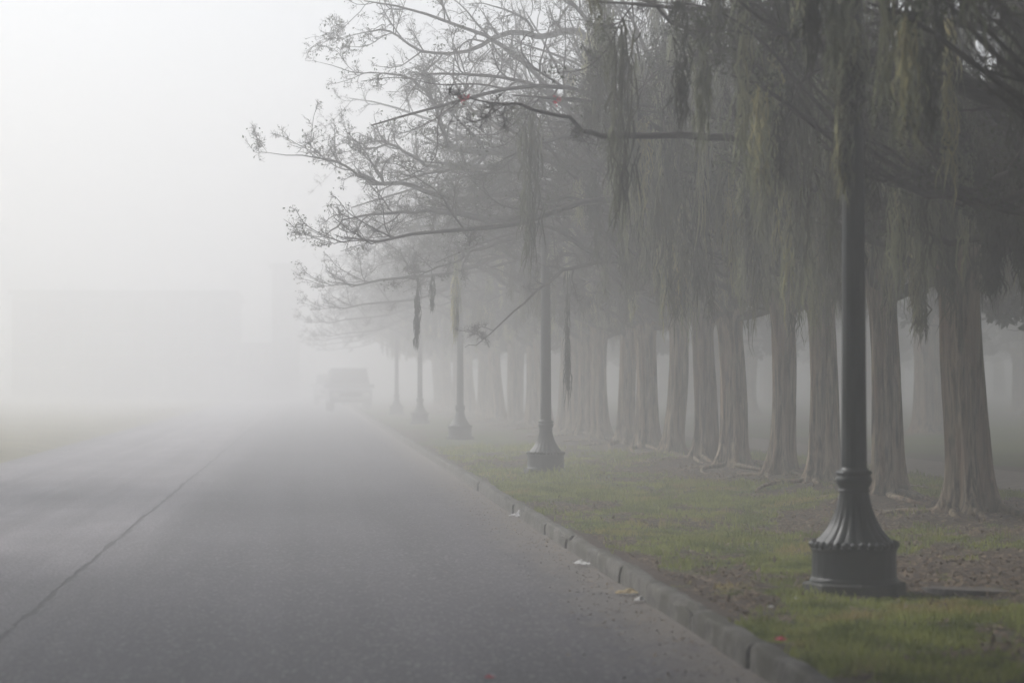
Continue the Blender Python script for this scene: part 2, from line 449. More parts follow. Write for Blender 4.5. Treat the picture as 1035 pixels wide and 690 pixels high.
# ------------------------------------------------------------------ kerb
def build_kerb():
    mb = MB(); r = random.Random(4); y = 3.0
    joints = [7.2, 9.0, 10.9, 12.55, 14.5, 16.3, 17.9, 19.8, 21.6, 23.5, 25.3, 27.2, 29.1, 31.0]
    ys = [3.2, 5.2] + joints
    while ys[-1] < 150: ys.append(ys[-1] + 1.9)
    prof = [(0.0, -0.1), (0.0, 0.04), (0.003, 0.085), (0.005, 0.1), (0.011, 0.115), (0.024, 0.123), (0.07, 0.125), (0.112, 0.12), (0.122, 0.105), (0.122, -0.1)]
    for a, b_ in zip(ys[:-1], ys[1:]):
        near = a < 35
        dx0, dx1 = (r.uniform(-.016, .014), r.uniform(-.016, .014)) if near else (0, 0)
        dz0, dz1 = (r.uniform(-.012, .01), r.uniform(-.012, .01)) if near else (0, 0)
        gap = r.uniform(.004, .014) if near else .01
        n = 26 if near else 3
        V = []
        for k in range(n):
            t = k / (n - 1); yy = a + gap + (b_ - a - 2 * gap) * t
            endr = 0.02 if k in (0, n - 1) else 0.0
            for (px, pz) in prof:
                q = float(fbm(np.array(yy * 3.1), np.array(px * 12 + pz * 9), 81, 3)) - 0.5
                q2 = float(fbm(np.array(yy * 1.3), np.array(px * 3), 91, 2)) - 0.5
                top = 1.0 if pz > 0.08 else 0.3
                chip = max(0.0, q2 - 0.18) * 0.25 if px < 0.06 and pz > 0.09 else 0
                V.append((KERB_X0 + px + dx0 * (1 - t) + dx1 * t + (q * 0.03 * top) + endr * (0.08 - px) + chip, yy, pz + (dz0 * (1 - t) + dz1 * t) + q * 0.02 * top - endr * (pz > 0.08) * 0.6 - chip))
        m_ = len(prof); F = []
        for k in range(n - 1):
            for j in range(m_ - 1):
                F.append((k * m_ + j, (k + 1) * m_ + j, (k + 1) * m_ + j + 1, k * m_ + j + 1))
        mb.add(V, F)
        for k in (0, n - 1):
            W = V[k * m_:(k + 1) * m_]
            c = (sum(w[0] for w in W) / m_, W[0][1], 0.02)
            mb.add(W + [c], [(j, (j + 1) % m_, m_) for j in range(m_)])
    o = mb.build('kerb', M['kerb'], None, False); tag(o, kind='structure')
build_kerb()

# ------------------------------------------------------------------ grass, litter
LAMP_X = at_y(863, 384, 15.4).x
def scatter_blades():
    rs = np.random.RandomState(7)
    xs, ys, sz = [], [], []
    for (n, y0, y1, x0, x1, s) in ((190000, 9.5, 19, 2.4, 8.2, 1.0), (120000, 19, 32, 2.4, 8.8, 1.25), (50000, 32, 50, 2.4, 9, 1.6)):
        x = rs.uniform(x0, x1, n); y = rs.uniform(y0, y1, n)
        t = turf(x, y) + (fbm(x * 7, y * 7, 41, 2) - 0.5) * 0.5
        # only where the camera can see it
        vis = (x / y) < 0.33
        keep = vis & (((x - LAMP_X) ** 2 + (y - 15.4) ** 2) > 0.36 ** 2) & (rs.uniform(0.42, 0.72, n) < t)
        xs.append(x[keep]); ys.append(y[keep]); sz.append(np.full(keep.sum(), s))
    x = np.concatenate(xs); y = np.concatenate(ys); s = np.concatenate(sz); n = len(x)
    z = gz(x, y) - 0.006
    cl = fbm(x * 2.2, y * 1.6, 77, 3)
    h = (rs.gamma(4, 0.0062, n) * s) * np.clip(0.4 + (cl - 0.3) * 3.2, 0.35, 2.0) + 0.01; w = rs.uniform(0.0025, 0.005, n) * s
    a = rs.uniform(0, 2 * math.pi, n); lean = rs.uniform(0.1, 1.0, n) * h
    la = rs.uniform(0, 2 * math.pi, n)
    cx, cy = np.cos(a) * w, np.sin(a) * w
    lx, ly = np.cos(la) * lean, np.sin(la) * lean
    V = np.empty((n, 5, 3))
    V[:, 0] = np.stack([x - cx, y - cy, z], 1); V[:, 1] = np.stack([x + cx, y + cy, z], 1)
    V[:, 2] = np.stack([x + cx * .8 + lx * .3, y + cy * .8 + ly * .3, z + h * .6], 1)
    V[:, 3] = np.stack([x - cx * .8 + lx * .3, y - cy * .8 + ly * .3, z + h * .6], 1)
    V[:, 4] = np.stack([x + lx, y + ly, z + h * .95], 1)
    b = np.arange(n) * 5
    Q = np.stack([b, b + 1, b + 2, b + 3], 1); T = np.stack([b + 3, b + 2, b + 4], 1)
    o = mobj('grass', mesh_np('grass', V.reshape(-1, 3), [Q, T], M['blade'], True))
    tag(o, 'patchy short green grass between the kerb and the row of mossy trees', 'grass', kind='stuff')
scatter_blades()

def leaf_quads(P, size, rs, flat=0.0, fold=True):
    """small pointed leaves: 4-vert diamonds at P"""
    n = len(P)
    d = rs.normal(size=(n, 3)); d[:, 2] *= (1 - flat)
    d /= np.linalg.norm(d, axis=1, keepdims=True) + 1e-9
    u = rs.normal(size=(n, 3)); u[:, 2] *= (1 - flat)
    s = np.cross(d, u); 
    if flat > 0: s = np.cross(d, np.array([0, 0, 1.0]) + rs.normal(size=(n, 3)) * (1 - flat) * 0.8)
    s /= np.linalg.norm(s, axis=1, keepdims=True) + 1e-9
    L = (size * rs.uniform(0.6, 1.4, n))[:, None]; W = L * rs.uniform(0.2, 0.34, (n, 1))
    nn = np.cross(d, s) * L * 0.12
    V = np.stack([P, P + d * L * .45 + s * W + nn, P + d * L, P + d * L * .45 - s * W + nn], 1).reshape(-1, 3)
    b = np.arange(n) * 4
    return V, np.stack([b, b + 1, b + 2, b + 3], 1)

def scatter_litter():
    rs = np.random.RandomState(17)
    # leaf litter on the lawn, thicker on bare earth
    n = 60000
    x = rs.uniform(2.5, 9, n); y = 10 + 32 * rs.uniform(0, 1, n) ** 1.4
    t = turf(x, y); keep = rs.uniform(0.25, 0.75, n) > t
    keep |= rs.uniform(0, 1, n) < 0.04
    x, y = x[keep], y[keep]
    P = np.stack([x, y, gz(x, y) + 0.012], 1)
    V, F = leaf_quads(P, 0.05, rs, 0.75)
    tag(mobj('leaf_litter', mesh_np('leaf_litter', V, F, M['litter'], False)), 'brown fallen leaves covering the bare earth around the tree roots', 'leaves', kind='stuff')
    n = 900
    y = 9 + 26 * rs.uniform(0, 1, n) ** 1.3
    cl = fbm(y * 1.5, y * 0, 5, 3)
    x = KERB_X0 - 0.03 - rs.gamma(1.3, 0.14, n) * (0.4 + cl * 1.3)
    P = np.stack([x, y, 0.004 + road_h(x, y)], 1)
    V, F = leaf_quads(P, 0.035, rs, 0.85)
    tag(mobj('gutter_litter', mesh_np('gutter_litter', V, F, M['straw_litter'], False)), 'dead leaves and grit gathered in the gutter along the kerb', 'leaves', kind='stuff')
    # pebbles
    mb = MB(); n = 700
    for i in range(n):
        y = 9 + 26 * rs.uniform() ** 1.3; x = KERB_X0 - 0.02 - abs(rs.normal(0, 0.28)); r = rs.uniform(.003, .008)
        z = float(road_h(np.array(x), np.array(y)))
        o = np.array([[1, 0, 0], [-1, 0, 0], [0, 1, 0], [0, -1, 0], [0, 0, .7], [0, 0, -.7]]) * r * rs.uniform(.7, 1.3, (6, 1)) + [x, y, z + r * .4]
        mb.add(o, [(0, 2, 4), (2, 2, 4), (1, 3, 4), (3, 0, 4), (2, 0, 5), (1, 2, 5), (3, 1, 5), (0, 3, 5)])
    tag(mb.build('gravel', M['grit'], None, True), 'loose grit scattered over the road edge', 'gravel', kind='stuff')
scatter_litter()

# ------------------------------------------------------------------ street lamps
def lamp_parts():
    root = empty('street_lamp', (0, 0, 0))
    # foot plate: octagonal, chamfered
    p = MB()
    def octo(A, r, z): 
        k = np.abs(((A + math.pi / 8) % (math.pi / 4)) - math.pi / 8); return math.cos(math.pi / 8) / np.cos(k) * 1.0
    p.lathe([(0.335, -0.12), (0.335, 0.045), (0.325, 0.055), (0.28, 0.058)], 64, octo)
    p.build('foot_plate', M['plate'], root, False)
    d = MB()
    def ribs(A, r, z): return 1 + 0.012 * (np.cos(A * 24) > 0.2)
    d.lathe([(0.283, 0.056), (0.283, 0.075), (0.272, 0.085), (0.270, 0.09), (0.268, 0.245), (0.270, 0.25), (0.279, 0.262), (0.281, 0.272), (0.27, 0.28)], 96,
            lambda A, r, z: ribs(A, r, z) if 0.088 < z < 0.247 else np.ones(len(A)))
    d.build('drum', M['iron'], root)
    bd = MB(); nb = 30
    for k in range(nb):
        a = k * 2 * math.pi / nb
        cx, cy = math.cos(a) * 0.266, math.sin(a) * 0.266
        prof = [(0.0265 * math.sin(math.pi * t / 6) + 0.0005, 0.296 - 0.0265 * math.cos(math.pi * t / 6)) for t in range(7)]
        bd.lathe(prof, 10, None, cx, cy)
    bd.build('bead_ring', M['iron'], root)
    f = MB()
    prof = [(0.255, 0.30), (0.245, 0.315), (0.222, 0.34), (0.19, 0.375), (0.16, 0.42), (0.138, 0.465), (0.120, 0.515), (0.108, 0.565), (0.1, 0.61), (0.096, 0.635)]
    f.lathe(prof, 160, lambda A, r, z: 1 + 0.05 * np.abs(np.cos(A * 10)) ** 0.7 * min(1, max(0.25, (0.66 - z) * 6)) - 0.025)
    f.build('fluted_skirt', M['iron'], root)
    c = MB()
    c.lathe([(0.096, 0.632), (0.104, 0.638), (0.104, 0.645), (0.094, 0.652), (0.098, 0.665), (0.111, 0.685), (0.117, 0.705), (0.114, 0.725), (0.104, 0.738), (0.104, 0.742), (0.116, 0.748), (0.118, 0.758), (0.112, 0.768), (0.094, 0.774), (0.086, 0.79)], 48)
    c.build('collar', M['iron'], root)
    s = MB()
    zz = [0.785 + 0.3 * k for k in range(12)]
    s.lathe([(0.083 - 0.021 * (z - 0.785) / 3.3, z) for z in zz], 96, lambda A, r, z: 1 - 0.035 * np.abs(np.sin(A * 8)))
    s.build('post', M['iron'], root)
    l = MB()
    l.lathe([(0.062, 4.085), (0.085, 4.10), (0.09, 4.12), (0.07, 4.15), (0.075, 4.2), (0.12, 4.27), (0.15, 4.3), (0.155, 4.33), (0.14, 4.335)], 32)
    lo = l.build('lantern', M['iron'], root)
    q = MB(); q.lathe([(0.13, 4.335), (0.17, 4.40), (0.2, 4.5), (0.205, 4.6), (0.19, 4.7), (0.15, 4.79)], 32); q.build('glass_globe', M['lglass'], lo)
    q = MB(); q.lathe([(0.16, 4.785), (0.175, 4.79), (0.17, 4.81), (0.12, 4.86), (0.06, 4.89), (0.03, 4.92), (0.022, 4.95), (0.034, 4.98), (0.02, 5.01), (0.004, 5.06)], 32); q.build('lantern_cap', M['iron'], lo)
    return root

def children(o): return [c for c in bpy.data.objects if c.parent == o]
def copy_tree(o, parent=None):
    c = o.copy(); COL.objects.link(c); c.parent = parent
    for ch in children(o): copy_tree(ch, c)
    return c

LX = at_y(863, 384, 15.4).x
lamp_y0, lamp_step = 15.4, 20.4
lamp_labels = [
    'nearest dark green lamp post, with fluted bell base standing on the grass',
    'second lamp post from the viewer, greyed by fog beyond the end of the visible kerb',
    'third lamp post, pale in the fog with moss hanging before its upper post',
    'fourth lamp post, a faint thin upright in the fog',
    'fifth lamp post, barely visible stem in dense fog right of the parked vehicle',
    'sixth lamp post, almost lost in dense fog']
proto = lamp_parts()
for i in range(5):
    o = proto if i == 0 else copy_tree(proto)
    yy = lamp_y0 + lamp_step * i
    o.location = (LX, yy, float(gz(np.array(LX), np.array(yy))) + 0.02)
    o.rotation_euler[2] = 0.3 + i * 0.7
    tag(o, lamp_labels[i], 'street lamp', 'street lamps along the grass strip')

# ------------------------------------------------------------------ trees
def grow(rs, P0, D0, L, k, wob, up, kink=0.0, horiz=0.0):
    n = len(P0); P = np.empty((n, k + 1, 3)); P[:, 0] = P0
    D = D0 / (np.linalg.norm(D0, axis=1, keepdims=True) + 1e-9)
    step = (L / k)[:, None]
    drift = rs.normal(size=(n, 3)) * wob * 0.5
    for i in range(k):
        drift = drift * 0.6 + rs.normal(size=(n, 3)) * wob
        D = D + drift * 0.6
        D[:, 2] += up
        if horiz: D[:, 2] *= (1 - horiz)
        D /= np.linalg.norm(D, axis=1, keepdims=True)
        P[:, i + 1] = P[:, i] + D * step
    return P

def side_branches(rs, P, Rr, L, per, t0, t1, ang, lscale, flat=0.5, zb=0.1, minlen=0.08):
    """start points/dirs/lengths for children branching off polylines P"""
    n, k, _ = P.shape
    t = rs.uniform(t0, t1, (n, per)) * (k - 1)
    i = np.clip(t.astype(int), 0, k - 2); fr = (t - i)[..., None]
    idx = np.arange(n)[:, None]
    p = P[idx, i] * (1 - fr) + P[idx, i + 1] * fr
    r = Rr[idx, i] * (1 - fr[..., 0]) + Rr[idx, i + 1] * fr[..., 0]
    d = P[idx, i + 1] - P[idx, i]; d /= np.linalg.norm(d, axis=2, keepdims=True) + 1e-9
    q = rs.normal(size=(n, per, 3)); q[..., 2] *= flat
    q -= (q * d).sum(-1, keepdims=True) * d
    q /= np.linalg.norm(q, axis=2, keepdims=True) + 1e-9
    a = rs.uniform(ang[0], ang[1], (n, per, 1))
    nd = d * np.cos(a) + q * np.sin(a); nd[..., 2] += zb
    rem = 1 - t / (k - 1)
    ln = np.maximum(L[:, None] * (0.35 + 0.65 * rem) * lscale * rs.uniform(0.5, 1.25, (n, per)), minlen)
    return p.reshape(-1, 3), nd.reshape(-1, 3), ln.ravel(), r.ravel()

def taper(r0, k, end, pw=0.9):
    t = np.linspace(0, 1, k)[None, :]
    return r0[:, None] * (1 - t) ** pw * 1.0 + end * t ** 0.5

def lift(P, lo):
    if lo is None: return P
    z = P[..., 2]; d = np.hypot(P[..., 0], P[..., 1])
    l2 = lo - 0.3 + 0.3 * np.minimum(d, 3.0) + 0.3 * np.minimum(d / 3, 1) * np.sin(3.0 * np.arctan2(P[..., 1], P[..., 0]) + 1.3 * d)
    P[..., 2] = np.where(z < l2, l2 + 0.35 * (l2 - z), z)
    return P

def branch_system(rs, P1, R1, L1, per=(9, 8, 6), reach=None, dens=1.0, lo=None):
    """from main limbs P1 build smaller orders; returns tube batches, leaf points, moss anchors"""
    lift(P1, lo); out = [(P1, R1, 8)]
    p, d, l, r = side_branches(rs, P1, R1, L1, max(1, int(per[0] * dens)), 0.18, 1.0, (0.5, 1.15), 0.42, 0.75, 0.12)
    if reach is not None: l = l * reach(p)
    P2 = grow(rs, p, d, l, 9, 0.25, 0.012); R2 = taper(np.minimum(r * 0.55, l * 0.02 + 0.004), 10, 0.003)
    lift(P2, lo); out.append((P2, R2, 5))
    p, d, l3, r = side_branches(rs, P2, R2, l, per[1], 0.15, 1.0, (0.5, 1.2), 0.42, 0.9, 0.12)
    P3 = grow(rs, p, d, l3, 6, 0.28, 0.02); R3 = taper(np.minimum(r * 0.6, l3 * 0.016 + 0.0025), 7, 0.002)
    lift(P3, lo); out.append((P3, R3, 4))
    p, d, l4, r = side_branches(rs, P3, R3, l3, per[2], 0.1, 1.0, (0.5, 1.2), 0.5, 1.0, 0.1, 0.07)
    P4 = grow(rs, p, d, l4, 4, 0.3, 0.02); R4 = taper(np.minimum(r * 0.7, l4 * 0.012 + 0.002), 5, 0.0016)
    lift(P4, lo); out.append((P4, R4, 3))
    return out

def limbs_for(rs, z0, reach_road, reach_park, top):
    """main limbs of a tree whose road side is -X"""
    spec = []
    def ad(az, el, L, curl): spec.append((az, el, L, curl))
    for k in range(4): ad(math.pi + rs.uniform(-0.6, 0.6), rs.uniform(0.5, 1.0), reach_road * rs.uniform(0.8, 1.1), -0.05)
    ad(math.pi + rs.uniform(-0.5, 0.5), 0.35, reach_road * rs.uniform(0.6, 0.95), -0.02)
    for k in range(3): ad(math.pi + rs.uniform(-0.55, 0.55), rs.uniform(0.9, 1.15), reach_road * rs.uniform(1.1, 1.3), -0.03)
    for k in range(3): ad(rs.uniform(-0.6, 0.6), rs.uniform(0.4, 1.0), reach_park * rs.uniform(0.8, 1.1), -0.04)
    for s in (-1, 1): ad(s * math.pi / 2 + rs.uniform(-0.5, 0.5), rs.uniform(0.6, 1.0), 3.4 * rs.uniform(0.8, 1.1), -0.02)
    for k in range(3): ad(rs.uniform(0, 6.28), rs.uniform(1.1, 1.4), top * rs.uniform(0.75, 1.0), 0.0)
    P = []; L = []
    for az, el, ln, curl in spec:
        d = np.array([[math.cos(az) * math.cos(el), math.sin(az) * math.cos(el), math.sin(el)]])
        zz = z0 - rs.uniform(0, 0.5)
        q = grow(rs, np.array([[math.cos(az) * 0.04, math.sin(az) * 0.04, zz]]), d, np.array([ln * 1.08]), 16, 0.13, curl)
        P.append(q[0]); L.append(ln)
    P = np.array(P); L = np.array(L)
    R0 = rs.uniform(0.035, 0.068, len(P)) * (0.7 + 0.3 * L / L.max())
    return P, taper(R0, 17, 0.008, 0.8), L

def moss_mesh(rs, anchors, length, n_str, rad, w=0.007, k=5, name='moss', material=None, curl=1.15):
    """anchors (n,3), length (n,), n_str strands each"""
    n = len(anchors)
    A = np.repeat(anchors, n_str, axis=0); L = np.repeat(length, n_str); Rd = np.repeat(rad, n_str)
    m = len(A)
    a = rs.uniform(0, 2 * math.pi, m); rr = Rd * rs.uniform(0.05, 1, m) ** 0.7
    el = np.repeat(rs.uniform(0.5, 1.8, n), n_str); ea = np.repeat(rs.uniform(0, 3.14, n), n_str)
    ox = rr * np.cos(a) * el; oy = rr * np.sin(a)
    ox, oy = ox * np.cos(ea) - oy * np.sin(ea), ox * np.sin(ea) + oy * np.cos(ea)
    st = rs.uniform(0, 0.88, m) ** 1.1                        # start fraction down the clump
    ln = (0.12 + L * rs.uniform(0.08, 0.34, m)) * (1.0 - 0.3 * np.clip(rr / (Rd + 1e-6), 0, 1) ** 2)
    t = np.linspace(0, 1, k + 1)[None, :]
    zf = st[:, None] * L[:, None] * 0.85 + ln[:, None] * t
    conv = 1 - 0.75 * np.clip(zf / (L[:, None] + 1e-6), 0, 1)
    jx = np.cumsum(rs.normal(0, 0.017 * curl, (m, k + 1)), 1); jy = np.cumsum(rs.normal(0, 0.017 * curl, (m, k + 1)), 1)
    bulge = 1 + 0.35 * np.sin(zf * 6 + np.repeat(rs.uniform(0, 6, n), n_str)[:, None])
    X = A[:, :1] + ox[:, None] * conv * bulge + jx
    Y = A[:, 1:2] + oy[:, None] * conv * bulge + jy
    Z = A[:, 2:3] - zf
    P = np.stack([X, Y, Z], -1)
    ang = rs.uniform(0, math.pi, m)[:, None] + np.cumsum(rs.normal(0, 0.5, (m, k + 1)), 1)
    ww = w * rs.uniform(0.5, 1.5, (m, 1)) * (1.05 - t ** 2) * (0.6 + 0.8 * rs.uniform(size=(m, k + 1)))
    S = np.stack([np.cos(ang) * ww, np.sin(ang) * ww, np.zeros_like(ww)], -1)
    V = np.stack([P - S, P + S], 2).reshape(-1, 3)
    b = (np.arange(m) * (k + 1) * 2)[:, None] + (np.arange(k) * 2)[None, :]
    F = np.stack([b, b + 1, b + 3, b + 2], -1).reshape(-2, 4)
    tone = np.repeat(np.repeat(rs.uniform(0, 1, n), n_str) * 0.8 + rs.uniform(0, 0.2, m), (k + 1) * 2)
    return mesh_np(name, V, F, material or M['moss'], True, {'tone': tone})

def leaves_from(rs, batches, per, size, jitter=0.03):
    P4 = batches[-1][0]
    n, k, _ = P4.shape
    idx = rs.randint(0, n, int(n * per)); ki = rs.randint(1, k, len(idx))
    # clumpy: leaves gather where noise is high
    p = P4[idx, ki]
    c = fbm(p[:, 0] * 1.1 + p[:, 2] * 0.7, p[:, 1] * 1.1 + p[:, 2] * 0.9, 5, 2)
    p = p[c + rs.uniform(-0.3, 0.3, len(p)) > 0.5]
    p = p + rs.normal(0, jitter, p.shape)
    return leaf_quads(p, size, rs)

def tubes_mesh(name, batches, material):
    V, F, n = [], [], 0
    for P, Rr, s in batches:
        v, f = tubes(P, Rr, s); V.append(v); F.append(f + n); n += len(v)
    return mesh_np(name, np.concatenate(V), np.concatenate(F), material, True)

def trunk_mesh(rs, height=2.75, r=0.2, flare=1.9, name='trunk'):
    na, nz = 72, 54
    A = np.arange(na) * 2 * math.pi / na
    ph = rs.uniform(0, 6.28, 8)
    lean = rs.uniform(-0.045, 0.045, 2); bow = rs.uniform(0.01, 0.045); rows = []
    nb = rs.randint(5, 8)
    for k in range(nz):
        t = k / (nz - 1); z = -0.25 + (height + 0.25) * t
        fl = 1 + (flare - 1) * math.exp(-max(z, 0) / 0.16) * 0.62 + 0.13 * math.exp(-max(z, 0) / 0.7)
        topf = 1 + 0.5 * max(0, (z - height + 0.55) / 0.55) ** 1.6
        lob = 0.07 * np.cos(A * nb + ph[0] + z * 0.35) * (1 + 2.4 * math.exp(-max(z, 0) / 0.25)) + 0.04 * np.cos(A * 3 + ph[1] + z * 0.8) \
            + 0.03 * np.cos(A * 11 + ph[2] - z * 0.5 + np.sin(z * 1.7 + A)) + 0.02 * np.cos(A * 19 + ph[3] + z * 0.9) + 0.02 * np.sin(z * 3 + ph[5] + 2 * np.sin(A))
        lob = lob + (fbm(A * 2.6 + 11 + ph[4], np.full(na, z * 1.3), int(ph[5] * 10), 4) - 0.5) * 0.10 * 1.0 * np.ones(na)
        # close the seam of the non periodic noise
        rr = r * fl * topf * (1 + lob) * (1 - 0.03 * z)
        cx = lean[0] * z + bow * (math.sin(z * 1.6 + ph[6]) - math.sin(ph[6])); cy = lean[1] * z
        rows.append(np.stack([cx + rr * np.cos(A), cy + rr * np.sin(A), np.full(na, z)], 1))
    V = np.concatenate(rows); i = np.arange(na); j = (i + 1) % na
    F = np.concatenate([np.stack([k * na + i, k * na + j, (k + 1) * na + j, (k + 1) * na + i], 1) for k in range(nz - 1)])
    # cap
    V = np.concatenate([V, [[0, 0, height + 0.08]]]); last = (nz - 1) * na
    T = np.stack([last + i, last + j, np.full(na, len(V) - 1)], 1)
    return mesh_np(name, V, [F, T], M['bark'], True)

def roots_mesh(rs, r=0.2):
    P, Rr = [], []
    n = rs.randint(6, 9)
    for i in range(n):
        a = i * 6.28 / n + rs.uniform(-0.4, 0.4); L = rs.uniform(0.5, 1.25)
        k = 10; pts = []
        for j in range(k + 1):
            t = j / k
            a2 = a + 0.35 * math.sin(t * 3 + i)
            d = r * 1.05 + L * t
            pts.append((math.cos(a2) * d, math.sin(a2) * d, 0.05 * math.exp(-t * 5) + 0.02 - 0.09 * t + 0.02 * math.sin(t * 9 + i)))
        P.append(pts); Rr.append([(0.036 * (1 - t) ** 1.1 + 0.01) for t in np.linspace(0, 1, k + 1)])
    V, F = tubes(np.array(P), np.array(Rr), 8)
    return mesh_np('root', V, F, M['bark'], True)

def make_variant(seed, reach_road=6.2, reach_park=5.0, top=4.6, z0=2.5, r=0.17, moss_n=110, moss_x=-3.4, leaf=(2.4, 0.05), leafmat='leaf', moss_mat='moss', dens=1.0, moss_len=(0.5, 1.5), lo=2.45, moss_top=6.0):
    rs = np.random.RandomState(seed)
    P1, R1, L1 = limbs_for(rs, z0, reach_road, reach_park, top)
    bt = branch_system(rs, P1, R1, L1, dens=dens, lo=lo)
    big = tubes_mesh('limbs', bt[:2], M['limb']); tw = tubes_mesh('twigs', bt[2:], M['twig'])
    V, F = leaves_from(rs, bt, leaf[0], leaf[1]); lv = mesh_np('foliage', V, F, M[leafmat], False)
    # moss anchors from limbs and second-order branches
    cand = np.concatenate([bt[0][0][:, 3:].reshape(-1, 3), bt[1][0].reshape(-1, 3), bt[2][0][::2, ::3].reshape(-1, 3)])
    x = cand[:, 0]
    pr = np.clip((x - moss_x) / 1.4, 0.0, 1) * np.clip((cand[:, 2] - 2.5) / 0.3, 0, 1)
    pr *= np.clip(1 - (cand[:, 2] - moss_top) / 2.0, 0.12, 1)
    pr *= np.clip(fbm(cand[:, 0] * 0.9 + 5, cand[:, 1] * 0.9, seed, 2) * 2.2 - 0.45, 0.05, 1)
    pr /= pr.sum()
    a = cand[rs.choice(len(cand), moss_n, False, pr)]
    ln = rs.uniform(moss_len[0], moss_len[1], moss_n) * np.clip((a[:, 2] - 2.1) / 1.5, 0.18, 1.15) * rs.uniform(0.7, 1.0, moss_n)
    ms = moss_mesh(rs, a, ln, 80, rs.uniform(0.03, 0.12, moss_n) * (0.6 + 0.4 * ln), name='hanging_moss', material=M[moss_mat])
    return dict(trunk=trunk_mesh(rs, z0, r), root=roots_mesh(rs, r), limbs=big, twigs=tw, foliage=lv, hanging_moss=ms)

def place_tree(name, var, x, y, label, cat='tree', group=None, sy=1, s=1.0, rz=0.0, z=None, trunk=None):
    t = empty(name, (x, y, float(gz(np.array(x), np.array(y))) - 0.03 if z is None else z), rz)
    t.scale = (s, s * sy, s)
    tag(t, label, cat, group)
    for k in ('trunk', 'limbs', 'twigs', 'foliage', 'hanging_moss'):
        o = mobj(k, (trunk or var)[k] if k == 'trunk' else var[k], t)
        if k in ('hanging_moss',): o['kind'] = 'stuff'
    ro = mobj('roots', (trunk or var)['root'], t)
    return t

V_far = [make_variant(100 + i, reach_road=rr, moss_n=170, moss_x=-3.2, moss_top=4.6, leaf=(2.2, 0.03), dens=2.0) for i, rr in enumerate((5.4, 5.0, 5.6, 5.2))]
V_near = [make_variant(200 + i, reach_road=rr, reach_park=4.5, top=4.2, moss_x=-9, moss_n=135, leaf=(4.0, 0.036), dens=1.2, moss_len=(0.35, 2.3)) for i, rr in enumerate((3.7, 3.9, 3.4))]
V_front = make_variant(250, reach_road=3.6, reach_park=4.5, top=4.2, moss_x=-9, moss_n=70, leaf=(2.5, 0.036), dens=1.0, moss_len=(0.5, 1.3))
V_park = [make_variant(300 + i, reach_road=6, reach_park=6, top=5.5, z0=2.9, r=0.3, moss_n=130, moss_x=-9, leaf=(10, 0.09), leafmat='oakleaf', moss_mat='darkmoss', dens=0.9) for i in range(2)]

V_wood = [make_variant(400 + i, reach_road=6, reach_park=6, top=6, z0=2.6, lo=1.9, r=0.3, moss_n=60, moss_x=-9, leaf=(30, 0.14), leafmat='oakleaf', moss_mat='darkmoss', dens=0.7) for i in range(2)]

G = 'mossy trees in a close row beside the road'
ordn = ['first', 'second', 'third', 'fourth', 'fifth', 'sixth', 'seventh', 'eighth', 'ninth', 'tenth', 'eleventh']
row_labels = [
    'rightmost full trunk in the row, brown and fluted, right of the nearest lamp post',
    'mossy tree with forked trunk top, standing just behind the nearest lamp post',
    'mossy tree whose trunk is half hidden by the left side of the nearest lamp post',
    'mossy tree next left of the trunk half hidden by the nearest lamp post',
    'fifth tree trunk from the right edge, with long bare limb reaching over the road',
    'sixth tree trunk from the right edge in the mossy row, close against the fifth',
    'seventh tree trunk from the right edge in the mossy row, greyed by fog',
    'eighth tree trunk from the right edge in the mossy row, pale grey in the fog',
    'ninth tree trunk from the right edge in the mossy row, pale in the fog',
    'tenth tree trunk from the right edge in the row, faint in the fog',
    'eleventh tree trunk from the right edge, just right of the second lamp post']
row_objs = []
for i, (x, y) in enumerate(trees):
    v = V_near[i % 3] if y < 29 else V_far[i % 4]
    tr = dict(v)
    if i < 8:
        rt = np.random.RandomState(900 + i)
        rad = [0.19, 0.15, 0.17, 0.155, 0.19, 0.172, 0.16, 0.185][i]
        tr = dict(trunk=trunk_mesh(rt, 2.5, rad), root=roots_mesh(rt, rad))
    row_objs.append(place_tree('mossy_tree', v, x, y, row_labels[i], 'tree', G, sy=1, trunk=tr))
for i, (x, y) in enumerate(far_trees):
    place_tree('mossy_tree', V_far[(i * 3 + 1) % 4], x, y, 'faint mossy tree dissolving into the fog at the far end of the row', 'tree', G, sy=-1 if i % 2 else 1, s=1 + 0.05 * math.sin(i * 2.3))
near_labels = ['mossy tree past the right edge of the picture, its moss curtain hanging at upper right',
               'mossy tree beside the first lamp, trunk outside the picture, boughs crossing the top right',
               'nearest mossy tree, trunk outside the picture, blurred twigs in the top right corner']
near_objs = []
for i, (x, y) in enumerate(near_trees):
    near_objs.append(place_tree('mossy_tree', V_front if i else V_near[1], x, y, near_labels[i], 'tree', G, sy=1))

for i in range(6):
    place_tree('mossy_tree', V_near[i % 3], ROW_X, 9.4 - 3.35 * i, 'mossy tree of the same row beside the viewer, wholly outside the picture', 'tree', G, sy=-1 if i % 2 else 1)

park = [(15.9, 61, 'dark park tree seen between the two rightmost trunks of the row', 1.15),
        (17.6, 47, 'dark park tree with low boughs drooping at the right edge', 1.1),
        (25.0, 66, 'park tree behind, right of the dark one between the rightmost trunks', 1.3),
        (19.5, 84, 'distant park tree in the gap left of the forked trunk', 1.3),
        (27.0, 88, 'distant park tree behind the rightmost trunks', 1.35),
        (12.6, 74, 'park tree glimpsed in the gaps in the middle of the row', 1.2),
        (16.0, 101, 'far park tree faint in the fog beyond the middle of the row', 1.3),
        (13.5, 33, 'park tree just past the right edge with its boughs above the path', 1.1)]
for i, (x, y, lb, s) in enumerate(park):
    place_tree('park_tree', V_park[i % 2], x, y, lb, 'tree', 'trees standing in the park behind the row', rz=i * 1.3, s=s, sy=-1 if i % 3 == 1 else 1)

